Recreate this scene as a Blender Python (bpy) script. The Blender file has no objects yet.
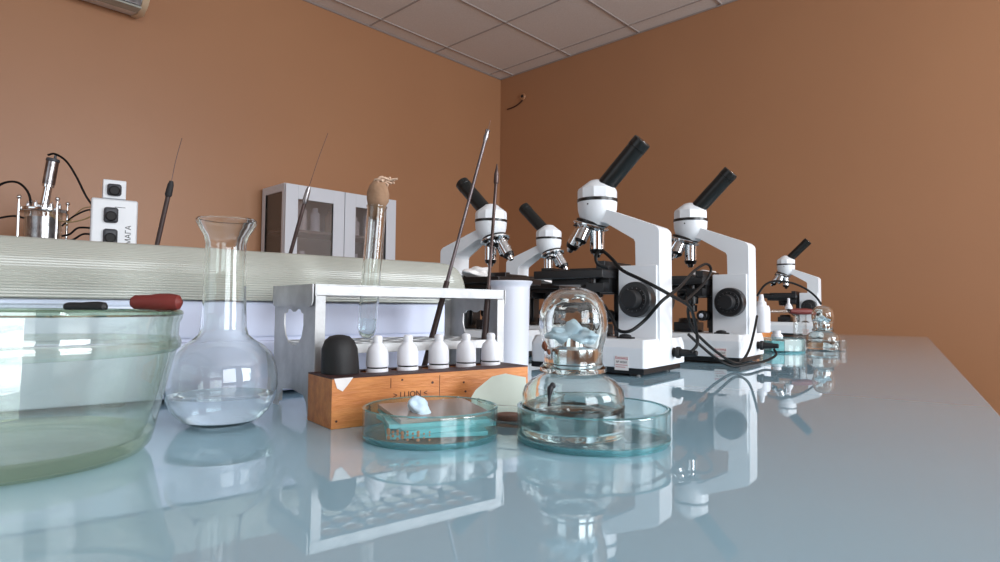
import bpy, bmesh, math, random
from mathutils import Vector, Matrix, noise
from mathutils.geometry import tessellate_polygon
PI = math.pi
R = math.radians
random.seed(7)
SC = bpy.context.scene
COL = SC.collection
# ------------------------------------------------------------------ camera
TZ = 0.80                      # table top height
EYE = 0.0941                   # eye above the table top
F = 614.0                      # focal length in pixels of a 1000 px wide frame
PITCH, ROLL = R(2.47), R(0.57)
c_, s_ = math.cos(ROLL), math.sin(ROLL)
FW = Vector((0, math.cos(PITCH), math.sin(PITCH)))
R0, U0 = Vector((1, 0, 0)), Vector((0, -math.sin(PITCH), math.cos(PITCH)))
RT, UP = R0 * c_ + U0 * s_, U0 * c_ - R0 * s_
CAM = Vector((0, 0, TZ + EYE))
cd = bpy.data.cameras.new('camera'); cam = bpy.data.objects.new('camera', cd); COL.objects.link(cam)
cd.sensor_width = 36; cd.lens = F * 36 / 1000; cd.clip_start = 0.01; cd.clip_end = 60
cam.matrix_world = Matrix(((RT.x, UP.x, -FW.x, CAM.x), (RT.y, UP.y, -FW.y, CAM.y), (RT.z, UP.z, -FW.z, CAM.z), (0, 0, 0, 1)))
SC.camera = cam
# ------------------------------------------------------------------ light
SC.view_settings.view_transform = 'Standard'; SC.view_settings.look = 'None'
SC.view_settings.gamma = 1; SC.view_settings.use_curve_mapping = False
SC.view_settings.exposure = 0.0
w = bpy.data.worlds.new('sky'); SC.world = w; w.use_nodes = True
w.node_tree.nodes['Background'].inputs[0].default_value = (0.75, 0.85, 1, 1)
w.node_tree.nodes['Background'].inputs[1].default_value = 0.35
SC.cycles.max_bounces = 14; SC.cycles.transmission_bounces = 12; SC.cycles.glossy_bounces = 6
SC.cycles.diffuse_bounces = 4; SC.cycles.transparent_max_bounces = 12
SC.cycles.sample_clamp_indirect = 4; SC.cycles.use_denoising = True
SC.cycles.blur_glossy = 0.5; SC.cycles.caustics_refractive = True
WYAW = R(43.26); CORNER = Vector((-0.011, 5.2, 0)); CEIL = TZ + EYE + 1.955
RX, RY = Vector((math.cos(WYAW), -math.sin(WYAW), 0)), Vector((math.sin(WYAW), math.cos(WYAW), 0))
def room(x, y, z): return CORNER + RX * x + RY * y + Vector((0, 0, z))
def area(name, loc, aim, sx, sy, e, col):
    l = bpy.data.lights.new(name, 'AREA'); l.shape = 'RECTANGLE'; l.size = sx; l.size_y = sy; l.energy = e; l.color = col
    o = bpy.data.objects.new(name, l); COL.objects.link(o); o.location = loc
    o.rotation_euler = (aim - loc).to_track_quat('-Z', 'Y').to_euler(); return o
RW, RL = 6.6, 7.0              # room width (x) and length (-y)
WINS = [(-0.8, -2.4), (-3.3, -4.9)]
for k, (ya, yb) in enumerate(WINS):
    area('window_daylight', room(RW - 0.1, (ya + yb) / 2, 1.75), room(0, (ya + yb) / 2, 1.5), 1.6, 1.6, (130, 85)[k], (0.9, 0.95, 1.0))
area('window_daylight_rear', room(2.6, -RL + 0.1, 1.75), room(2.6, 0, 1.2), 2.4, 1.5, 15, (0.86, 0.93, 1.0))

# ------------------------------------------------------------------ pixel -> place
def ray(px, py):
    return FW + RT * ((px - 500) / F) - UP * ((py - 281) / F)
def G(px, py, z=0.0):
    d = ray(px, py); return CAM + d * ((TZ + z - CAM.z) / d.z)
def P(px, py, Y):
    d = ray(px, py); return CAM + d * (Y / d.y)
def disc(xl, xr, yb, z=0.0):
    p = G((xl + xr) / 2, yb, z); D = math.hypot(p.x, p.y)
    a, b = ray(xl, yb), ray(xr, yb)
    s = math.sin((math.atan2(b.x, b.y) - math.atan2(a.x, a.y)) / 2)
    c = D / (1 - s); return Vector((p.x / D * c, p.y / D * c, TZ + z)), c * s
def on_line(px, A, az):
    d = ray(px, 345); k = d.x / d.y
    s = (A.x - k * A.y) / (k * math.cos(az) - math.sin(az)); return A + Vector((math.sin(az), math.cos(az), 0)) * s
def T(x, y, z=0.0): return Vector((x, y, TZ + z))

# ------------------------------------------------------------------ materials
def lin(c):
    return tuple(((v / 255) / 12.92 if v <= 10 else ((v / 255 + 0.055) / 1.055) ** 2.4) for v in c) + (1,)
def mat(name, col, rough=0.5, metal=0.0, trans=0.0, ior=1.5, spec=0.5, bump=None, vary=None, coat=0, sss=0, nocol=False):
    m = bpy.data.materials.new(name); m.use_nodes = True; nt = m.node_tree; b = nt.nodes['Principled BSDF']
    b.inputs['Base Color'].default_value = lin(col); b.inputs['Roughness'].default_value = rough
    b.inputs['Metallic'].default_value = metal; b.inputs['Transmission Weight'].default_value = trans
    b.inputs['IOR'].default_value = ior; b.inputs['Specular IOR Level'].default_value = spec
    b.inputs['Coat Weight'].default_value = coat
    tc = nt.nodes.new('ShaderNodeTexCoord')
    def nz(scale, detail=3, stretch=(1, 1, 1)):
        mp = nt.nodes.new('ShaderNodeMapping'); mp.inputs['Scale'].default_value = stretch
        n = nt.nodes.new('ShaderNodeTexNoise'); n.inputs['Scale'].default_value = scale; n.inputs['Detail'].default_value = detail
        nt.links.new(tc.outputs['Object'], mp.inputs['Vector']); nt.links.new(mp.outputs[0], n.inputs['Vector']); return n
    if vary:
        n = nz(vary[0], 5, vary[2] if len(vary) > 2 else (1, 1, 1)); r = nt.nodes.new('ShaderNodeValToRGB')
        r.color_ramp.elements[0].position = 0.3; r.color_ramp.elements[1].position = 0.7
        r.color_ramp.elements[0].color = lin(col); r.color_ramp.elements[1].color = lin(vary[1])
        nt.links.new(n.outputs['Fac'], r.inputs[0]); nt.links.new(r.outputs[0], b.inputs['Base Color'])
    if bump:
        n = nz(bump[0], 4, bump[2] if len(bump) > 2 else (1, 1, 1)); bp = nt.nodes.new('ShaderNodeBump')
        bp.inputs['Strength'].default_value = bump[1]; bp.inputs['Distance'].default_value = 0.002
        nt.links.new(n.outputs['Fac'], bp.inputs['Height']); nt.links.new(bp.outputs[0], b.inputs['Normal'])
    return m
M = {}
M['wall'] = mat('wall_paint', (172, 125, 90), 0.42, bump=(60, 0.15), vary=(1.2, (168, 121, 87)))
def thin(name, col, edge, f0=.05, rough=0.0, haze=0.02, hcol=(235, 240, 240)):
    m = bpy.data.materials.new(name); m.use_nodes = True; nt = m.node_tree; nt.nodes.clear(); N = nt.nodes.new; Lk = nt.links.new
    out = N('ShaderNodeOutputMaterial'); mx = N('ShaderNodeMixShader'); tr = N('ShaderNodeBsdfTransparent'); gl = N('ShaderNodeBsdfGlossy')
    lw = N('ShaderNodeLayerWeight'); lw.inputs['Blend'].default_value = .5
    pw = N('ShaderNodeMath'); pw.operation = 'POWER'; pw.inputs[1].default_value = 4.5
    ml = N('ShaderNodeMath'); ml.operation = 'MULTIPLY_ADD'; ml.inputs[1].default_value = .85; ml.inputs[2].default_value = f0
    gl.inputs['Roughness'].default_value = rough
    cm = N('ShaderNodeMixRGB'); cm.inputs[1].default_value = lin(col); cm.inputs[2].default_value = lin(edge)
    p2 = N('ShaderNodeMath'); p2.operation = 'POWER'; p2.inputs[1].default_value = 2.2
    tc = N('ShaderNodeTexCoord'); nz = N('ShaderNodeTexNoise'); nz.inputs['Scale'].default_value = 22; bp = N('ShaderNodeBump'); bp.inputs['Strength'].default_value = .06; bp.inputs['Distance'].default_value = .002
    Lk(tc.outputs['Object'], nz.inputs['Vector']); Lk(nz.outputs['Fac'], bp.inputs['Height']); Lk(bp.outputs[0], gl.inputs['Normal'])
    Lk(lw.outputs['Facing'], pw.inputs[0]); Lk(pw.outputs[0], ml.inputs[0]); Lk(ml.outputs[0], mx.inputs[0])
    Lk(lw.outputs['Facing'], p2.inputs[0]); Lk(p2.outputs[0], cm.inputs[0]); Lk(cm.outputs[0], tr.inputs['Color'])
    Lk(tr.outputs[0], mx.inputs[1]); Lk(gl.outputs[0], mx.inputs[2]); df = N('ShaderNodeBsdfDiffuse'); df.inputs[0].default_value = lin(hcol); tl = N('ShaderNodeBsdfTranslucent'); tl.inputs[0].default_value = lin(hcol)
    m2 = N('ShaderNodeMixShader'); m2.inputs[0].default_value = .5; m3 = N('ShaderNodeMixShader'); m3.inputs[0].default_value = haze
    Lk(df.outputs[0], m2.inputs[1]); Lk(tl.outputs[0], m2.inputs[2]); Lk(mx.outputs[0], m3.inputs[1]); Lk(m2.outputs[0], m3.inputs[2])
    Lk(m3.outputs[0], out.inputs[0]); return m
M['thinglass'] = thin('thin_clear_glass', (254, 255, 255), (234, 240, 240))
M['thinaqua'] = thin('thin_aqua_glass', (247, 254, 254), (205, 234, 238), .06, haze=.03)
M['thingreen'] = thin('thin_greenish_glass', (250, 253, 250), (228, 238, 226), .07, haze=.05, hcol=(226, 230, 226))
M['thinyellow'] = thin('yellow_green_thick_glass', (253, 254, 246), (238, 244, 222), .08, haze=.03, hcol=(214, 222, 180))
M['floor'] = mat('floor_lino', (120, 100, 85), 0.4, vary=(8, (105, 88, 75)))
M['white_trim'] = mat('white_trim', (225, 226, 230), 0.4, bump=(30, 0.05))
M['table'] = mat('table_glass_top', (158, 192, 208), 0.010, ior=1.5, vary=(2.0, (154, 188, 205)), coat=.3)
M['table_side'] = mat('table_side', (120, 110, 105), 0.5, bump=(40, .1))
M['white'] = mat('white_enamel', (232, 236, 240), 0.28, bump=(300, 0.04))
M['black'] = mat('black_enamel', (14, 14, 16), 0.32, bump=(200, 0.05))
M['rubber'] = mat('black_rubber', (20, 20, 22), 0.6, bump=(400, 0.1))
M['darkgreen'] = mat('dark_tube_paint', (15, 17, 16), 0.35, bump=(200, .04))
M['chrome'] = mat('chrome', (225, 228, 230), 0.12, 1.0, bump=(100, 0.02))
M['steel'] = mat('brushed_steel', (170, 168, 170), 0.3, 1.0, vary=(40, (120, 115, 116)))
M['alu'] = mat('worn_aluminium', (200, 200, 200), 0.45, 0.35, vary=(35, (164, 165, 166)), bump=(120, 0.25))
M['glass'] = mat('clear_glass', (252, 255, 254), 0.0, 0, 1.0, 1.47, bump=(25, 0.03))
M['lampglass'] = mat('thick_lamp_glass', (250, 254, 252), 0.0, 0, 1.0, 1.5, bump=(30, 0.14))
M['greenglass'] = mat('greenish_thick_glass', (212, 232, 214), 0.02, 0, 1.0, 1.5, bump=(18, 0.08))
M['aquaglass'] = mat('aqua_tinted_glass', (205, 240, 244), 0.0, 0, 1.0, 1.5, bump=(20, 0.05))
M['teal'] = mat('teal_glass_plate', (140, 216, 220), 0.05, 0, 0.3, 1.5, bump=(60, .05))
M['pinkplate'] = mat('frosted_pinkish_plate', (196, 178, 166), 0.2, 0, 0.45, 1.5, bump=(60, .05))
M['tealrim'] = mat('teal_glass_edge', (150, 214, 220), 0.03, 0, .85, 1.5, bump=(60, .03))
M['water'] = mat('water', (240, 248, 250), 0.0, 0, 1.0, 1.33, bump=(8, .02))
M['milk'] = mat('pale_liquid', (236, 238, 240), 0.08, 0, 0.75, 1.34, bump=(8, .02))
M['plastic'] = mat('white_plastic', (238, 240, 246), 0.35, 0, 0.12, 1.45, bump=(100, .03))
M['jar'] = mat('white_translucent_plastic', (228, 230, 240), 0.35, 0, 0.15, 1.45, bump=(100, .03))
M['red'] = mat('red_brown_rubber', (108, 36, 30), 0.5, bump=(200, .1))
M['wood'] = mat('stained_orange_wood', (216, 142, 78), 0.5, vary=(26, (184, 108, 54), (1, 5, 5)), bump=(80, .3, (1, 6, 6)))
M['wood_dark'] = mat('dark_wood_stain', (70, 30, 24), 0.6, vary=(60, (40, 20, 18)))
M['paper'] = mat('white_paper', (232, 228, 226), 0.7, bump=(90, .2))
M['card'] = mat('pale_green_card', (222, 232, 220), 0.6, bump=(60, .1))
M['cotton'] = mat('pale_blue_cotton', (200, 222, 236), 0.9, bump=(150, .6))
M['tan'] = mat('tan_cotton_plug', (136, 104, 80), 0.95, vary=(60, (160, 130, 104)), bump=(90, .8))
M['tanlight'] = mat('frayed_light_fibre', (206, 176, 152), 0.95, bump=(150, .8))
M['diffuser'] = mat('ribbed_acrylic', (192, 194, 184), 0.22, 0, 0.35, 1.49, bump=(6, .03))
M['housing'] = mat('pale_housing', (208, 214, 236), 0.4, bump=(100, .03))
M['dark'] = mat('dark_gap', (28, 26, 28), 0.7, bump=(100, .1))
M['greysteel'] = mat('dull_grey_steel', (120, 112, 114), 0.35, 0.8, vary=(50, (90, 80, 82)))
M['rod'] = mat('dark_heated_steel', (92, 78, 76), 0.38, 0.8, vary=(50, (60, 46, 42)))
M['brown'] = mat('dark_brown_handle', (52, 34, 30), 0.5, bump=(150, .2))
M['cable'] = mat('black_cable', (7, 7, 8), 0.55, spec=.3, bump=(200, .05))
M['yellowtube'] = mat('yellowish_tube', (190, 165, 120), 0.4, 0, .3, 1.4, bump=(60, .05))
M['beige'] = mat('beige_plastic', (214, 190, 160), 0.45, bump=(80, .05))
M['grey'] = mat('grey_rubber', (70, 72, 78), 0.5, bump=(80, .1))
M['cabinet'] = mat('cabinet_white', (214, 218, 226), 0.4, bump=(40, .05))
M['cabglass'] = thin('cabinet_glass', (226, 224, 226), (200, 196, 196), .10)
M['inside'] = mat('cabinet_inside', (150, 138, 130), 0.6, vary=(5, (120, 106, 100)))
M['red_ink'] = mat('red_print', (186, 60, 76), 0.6, bump=(80, .02))
M['ink'] = mat('black_print', (24, 24, 30), 0.6, bump=(80, .02))
M['ceiltile'] = mat('ceiling_tile', (232, 226, 222), 0.8, vary=(90, (224, 217, 213)), bump=(120, .3))
M['ceilbar'] = mat('ceiling_bar', (170, 160, 156), 0.6, bump=(30, .05))
M['lace'] = mat('brown_residue', (120, 66, 40), 0.7, bump=(90, .4))

# ------------------------------------------------------------------ mesh builder
class MB:
    def __init__(s): s.bm = bmesh.new()
    def add(s, verts, faces, mtx=None):
        vs = [s.bm.verts.new(mtx @ Vector(v) if mtx else v) for v in verts]
        for f in faces:
            try: s.bm.faces.new([vs[i] for i in f])
            except ValueError: pass
        return s
    def merge(s, b, mtx=None):
        b.verts.index_update()
        s.add([v.co.copy() for v in b.verts], [[v.index for v in f.verts] for f in b.faces], mtx); b.free(); return s
    def box(s, x0, x1, y0, y1, z0, z1, bev=0, mtx=None, seg=2):
        b = bmesh.new(); r = bmesh.ops.create_cube(b, size=1)
        for v in b.verts:
            v.co = Vector(((x0 + x1) / 2 + v.co.x * (x1 - x0), (y0 + y1) / 2 + v.co.y * (y1 - y0), (z0 + z1) / 2 + v.co.z * (z1 - z0)))
        if bev: bmesh.ops.bevel(b, geom=b.edges[:], offset=bev, segments=seg, profile=0.5, affect='EDGES')
        return s.merge(b, mtx)
    def lathe(s, prof, seg=40, mtx=None, wob=0):
        vs, fs, ring = [], [], []
        for (r, z) in prof:
            if r < 1e-6: ring.append([len(vs)]); vs.append((0, 0, z))
            else:
                ring.append(list(range(len(vs), len(vs) + seg)))
                for k in range(seg):
                    a = 2 * PI * k / seg; vs.append((r * math.cos(a), r * math.sin(a), z))
        for a, b in zip(ring[:-1], ring[1:]):
            for k in range(seg):
                j = (k + 1) % seg
                if len(a) == 1 and len(b) == 1: continue
                if len(a) == 1: fs.append((a[0], b[j], b[k]))
                elif len(b) == 1: fs.append((a[k], a[j], b[0]))
                else: fs.append((a[k], a[j], b[j], b[k]))
        return s.add(vs, fs, mtx)
    def cyl(s, p0, p1, r0, r1=None, seg=24, bev=0, mtx=None):
        p0, p1 = Vector(p0), Vector(p1); r1 = r0 if r1 is None else r1; L = (p1 - p0).length
        q = (p1 - p0).to_track_quat('Z', 'Y').to_matrix().to_4x4(); q.translation = p0
        pr = [(0, 0), (r0 - bev, 0), (r0, bev), (r1, L - bev), (r1 - bev, L), (0, L)] if bev else [(0, 0), (r0, 0), (r1, L), (0, L)]
        return s.lathe(pr, seg, (mtx @ q) if mtx else q)
    def tube(s, pts, r, seg=8, smooth=0, mtx=None):
        pts = [Vector(p) for p in pts]
        if smooth: pts = catmull(pts, smooth)
        rr = r if isinstance(r, (list, tuple)) else None
        if rr:
            n0 = len(rr); rad = [rr[0] + (0) for _ in pts]
            for i in range(len(pts)):
                t = i / (len(pts) - 1) * (n0 - 1); a = min(int(t), n0 - 2); rad[i] = rr[a] * (1 - (t - a)) + rr[a + 1] * (t - a)
        else: rad = [r] * len(pts)
        vs, fs = [], []; up = None
        for i, p in enumerate(pts):
            d = (pts[min(i + 1, len(pts) - 1)] - pts[max(i - 1, 0)]).normalized()
            if up is None:
                up = d.orthogonal().normalized()
            up = (up - d * up.dot(d)).normalized(); sd = d.cross(up)
            for k in range(seg):
                a = 2 * PI * k / seg; vs.append(p + (up * math.cos(a) + sd * math.sin(a)) * rad[i])
        for i in range(len(pts) - 1):
            for k in range(seg):
                j = (k + 1) % seg; fs.append((i * seg + k, i * seg + j, (i + 1) * seg + j, (i + 1) * seg + k))
        fs.append(tuple(range(seg))[::-1]); fs.append(tuple(range((len(pts) - 1) * seg, len(pts) * seg)))
        return s.add(vs, fs, mtx)
    def blob(s, c, r, sub=3, amp=0.15, fr=60, sq=(1, 1, 1), mtx=None):
        b = bmesh.new(); bmesh.ops.create_icosphere(b, subdivisions=sub, radius=1)
        for v in b.verts:
            n = noise.noise(v.co * fr * r + Vector(c) * 37)
            v.co = Vector((v.co.x * sq[0], v.co.y * sq[1], v.co.z * sq[2])) * r * (1 + amp * n * 2) + Vector(c)
        return s.merge(b, mtx)
    def plate(s, outer, holes, h0, h1, mtx=None):
        """flat sheet in the local xy plane from z=h0 to h1 with holes"""
        loops = [[Vector((x, y, 0)) for x, y in outer]] + [[Vector((x, y, 0)) for x, y in h] for h in holes]
        tris = tessellate_polygon(loops); flat = [v for l in loops for v in l]; n = len(flat)
        vs = [(v.x, v.y, h0) for v in flat] + [(v.x, v.y, h1) for v in flat]
        fs = [tuple(t)[::-1] for t in tris] + [tuple(i + n for i in t) for t in tris]
        o = 0
        for l in loops:
            m = len(l)
            for k in range(m):
                j = (k + 1) % m; fs.append((o + k, o + j, o + j + n, o + k + n))
            o += m
        return s.add(vs, fs, mtx)
    def build(s, name, m, parent=None, loc=None, angle=35, flat=False):
        bm = s.bm; bmesh.ops.remove_doubles(bm, verts=bm.verts[:], dist=1e-6)
        bmesh.ops.recalc_face_normals(bm, faces=bm.faces[:])
        me = bpy.data.meshes.new(name); bm.to_mesh(me); bm.free()
        if not flat:
            for p in me.polygons: p.use_smooth = True
            me.set_sharp_from_angle(angle=R(angle))
        for mm in (m if isinstance(m, list) else [m]): me.materials.append(M[mm])
        o = bpy.data.objects.new(name, me); COL.objects.link(o)
        if not flat:
            wn = o.modifiers.new('weighted_normal', 'WEIGHTED_NORMAL'); wn.keep_sharp = True; wn.weight = 100
        if parent: o.parent = parent
        if loc is not None: o.location = loc
        return o
def catmull(p, n):
    q = [p[0] * 2 - p[1]] + p + [p[-1] * 2 - p[-2]]; out = []
    for i in range(1, len(q) - 2):
        for k in range(n):
            t = k / n; a, b, c, d = q[i - 1:i + 3]
            out.append(0.5 * ((2 * b) + (c - a) * t + (2 * a - 5 * b + 4 * c - d) * t * t + (3 * b - a - 3 * c + d) * t ** 3))
    out.append(p[-1]); return out
def tag(o, label=None, cat=None, group=None, kind=None):
    if label: o['label'] = label
    if cat: o['category'] = cat
    if group: o['group'] = group
    if kind: o['kind'] = kind
    return o
def thing(name, loc, rz=0, label=None, cat=None, group=None):
    o = bpy.data.objects.new(name, None); COL.objects.link(o); o.location = loc; o.rotation_euler = (0, 0, rz)
    o.empty_display_size = 0.02
    return tag(o, label, cat, group)
def copy_tree(o, parent=None):
    c = o.copy(); COL.objects.link(c); c.parent = parent
    for ch in list(o.children): copy_tree(ch, c)
    return c
def text(name, body, m, size, parent, loc, rot, ext=0.0002, align='CENTER'):
    cu = bpy.data.curves.new(name, 'FONT'); cu.body = body; cu.size = size; cu.extrude = ext; cu.align_x = align
    cu.materials.append(M[m]); cu.resolution_u = 3; t0 = bpy.data.objects.new(name, cu)
    me = bpy.data.meshes.new_from_object(t0); bpy.data.objects.remove(t0); bpy.data.curves.remove(cu)
    o = bpy.data.objects.new(name, me); COL.objects.link(o)
    o.parent = parent; o.location = loc; o.rotation_euler = rot; return o
def shell(outer, t, zin, seg=48):
    """closed profile for a glass vessel: outer [(r,z)...] bottom to rim, wall t, inner floor at zin"""
    inner = [(max(r - t, 0.0004), z) for r, z in reversed(outer) if z > zin + t * 0.3]
    return [(0, outer[0][1])] + outer + inner + [(inner[-1][0] * 0.8, zin), (0, zin)]
def rot_xy(az): return PI / 2 - az     # local +X points to azimuth az

# ------------------------------------------------------------------ room shell
def struct(mb, name, m, **k): return tag(mb.build(name, m, **k), kind='structure')
rm = Matrix.Translation(CORNER) @ Matrix.Rotation(-WYAW, 4, 'Z')
struct(MB().box(-0.12, 0, -RL, 0.12, 0, CEIL + .1, mtx=rm), 'wall_left', 'wall')
struct(MB().box(0, RW + .12, 0, 0.12, 0, CEIL + .1, mtx=rm), 'wall_right', 'wall')
wm = MB()
xs = rm @ Matrix(((0, 0, 1, RW), (1, 0, 0, 0), (0, 1, 0, 0), (0, 0, 0, 1)))   # local (y, z, x)
wm.plate([(-RL, 0), (0, 0), (0, CEIL), (-RL, CEIL)], [[(b, 0.9), (a, 0.9), (a, 2.6), (b, 2.6)] for a, b in WINS], 0, 0.12, mtx=xs)
struct(wm, 'wall_side', 'wall')
wm = MB(); xs2 = rm @ Matrix(((1, 0, 0, 0), (0, 0, 1, -RL - .12), (0, 1, 0, 0), (0, 0, 0, 1)))
wm.plate([(-.12, 0), (RW + .12, 0), (RW + .12, CEIL), (-.12, CEIL)], [[(1.3, 0.9), (3.9, 0.9), (3.9, 2.6), (1.3, 2.6)]], 0, 0.12, mtx=xs2)
struct(wm, 'wall_rear', 'wall')
n = 1
for a, b in WINS:
    wf = MB()
    for y0, y1, z0, z1 in [(b, a, .9, .95), (b, a, 2.55, 2.6), (b, b + .05, .95, 2.55), (a - .05, a, .95, 2.55), ((a + b) / 2 - .03, (a + b) / 2 + .03, .95, 2.55)]:
        wf.box(RW + .03, RW + .09, y0, y1, z0, z1, .004, mtx=rm)
    struct(wf, 'window_%d' % n, 'white_trim'); n += 1
wf = MB()
for x0, x1, z0, z1 in [(1.3, 3.9, .9, .95), (1.3, 3.9, 2.55, 2.6), (1.3, 1.35, .95, 2.55), (3.85, 3.9, .95, 2.55), (2.57, 2.63, .95, 2.55)]:
    wf.box(x0, x1, -RL - .09, -RL - .03, z0, z1, .004, mtx=rm)
struct(wf, 'window_3', 'white_trim')
struct(MB().box(-.12, RW + .12, -RL - .12, .12, -.1, 0, mtx=rm), 'floor', 'floor')
# ceiling: 0.6 m lay-in tiles in a bar grid
cl = MB().box(-.12, RW + .12, -RL - .12, .12, CEIL + .004, CEIL + .1, mtx=rm)
ceil = struct(cl, 'ceiling', 'ceiltile')
gb = MB(); t = 0.15
while t < RL:
    if t < RW: gb.box(t - .005, t + .005, -RL, 0, CEIL - .002, CEIL + .006, mtx=rm)
    gb.box(0, RW, -t - .005, -t + .005, CEIL - .001, CEIL + .006, mtx=rm); t += 0.6
struct(gb, 'trim_1', 'ceilbar')
tr = MB().box(0, .014, -RL, 0, CEIL - .004, CEIL, mtx=rm).box(0, RW, -.014, 0, CEIL - .004, CEIL, mtx=rm)
struct(tr, 'trim_2', 'ceilbar')
struct(MB().box(0, .015, -RL, 0, 0, .08, .003, mtx=rm), 'baseboard_left', 'beige')
struct(MB().box(0, RW, -.015, 0, 0, .08, .003, mtx=rm), 'baseboard_right', 'beige')

# ------------------------------------------------------------------ table
TAZ = R(34); tx, ty = Vector((math.sin(TAZ), math.cos(TAZ), 0)), Vector((-math.cos(TAZ), math.sin(TAZ), 0))
farc = Vector((1.60, 2.30, 0)); nearp = G(1000, 415); nearp.z = 0
tax = (farc - nearp).normalized(); tside = Vector((-tax.y, tax.x, 0))
tb = thing('laboratory_table', farc, math.atan2(-tax.y, -tax.x), 'long laboratory table with a pale blue glass-covered top under all the equipment', 'table')
TLEN, TWID = 3.6, 1.75     # local +X runs back towards the camera, local -Y towards the luminaire
MB().box(0, TLEN, -TWID, 0, TZ - .006, TZ, .0012).build('glass_top', 'table', tb, flat=True)
MB().box(.01, TLEN - .01, -TWID + .01, -.01, TZ - .04, TZ - .006, .003).build('tabletop_board', 'table_side', tb)
MB().box(.08, TLEN - .08, -TWID + .08, -.08, TZ - .13, TZ - .04, .003).build('apron', 'table_side', tb)
for lx in (.12, TLEN - .12):
    for ly in (-.12, -TWID + .12):
        MB().box(lx - .03, lx + .03, ly - .03, ly + .03, 0, TZ - .13, .004).build('leg', 'table_side', tb)

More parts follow.
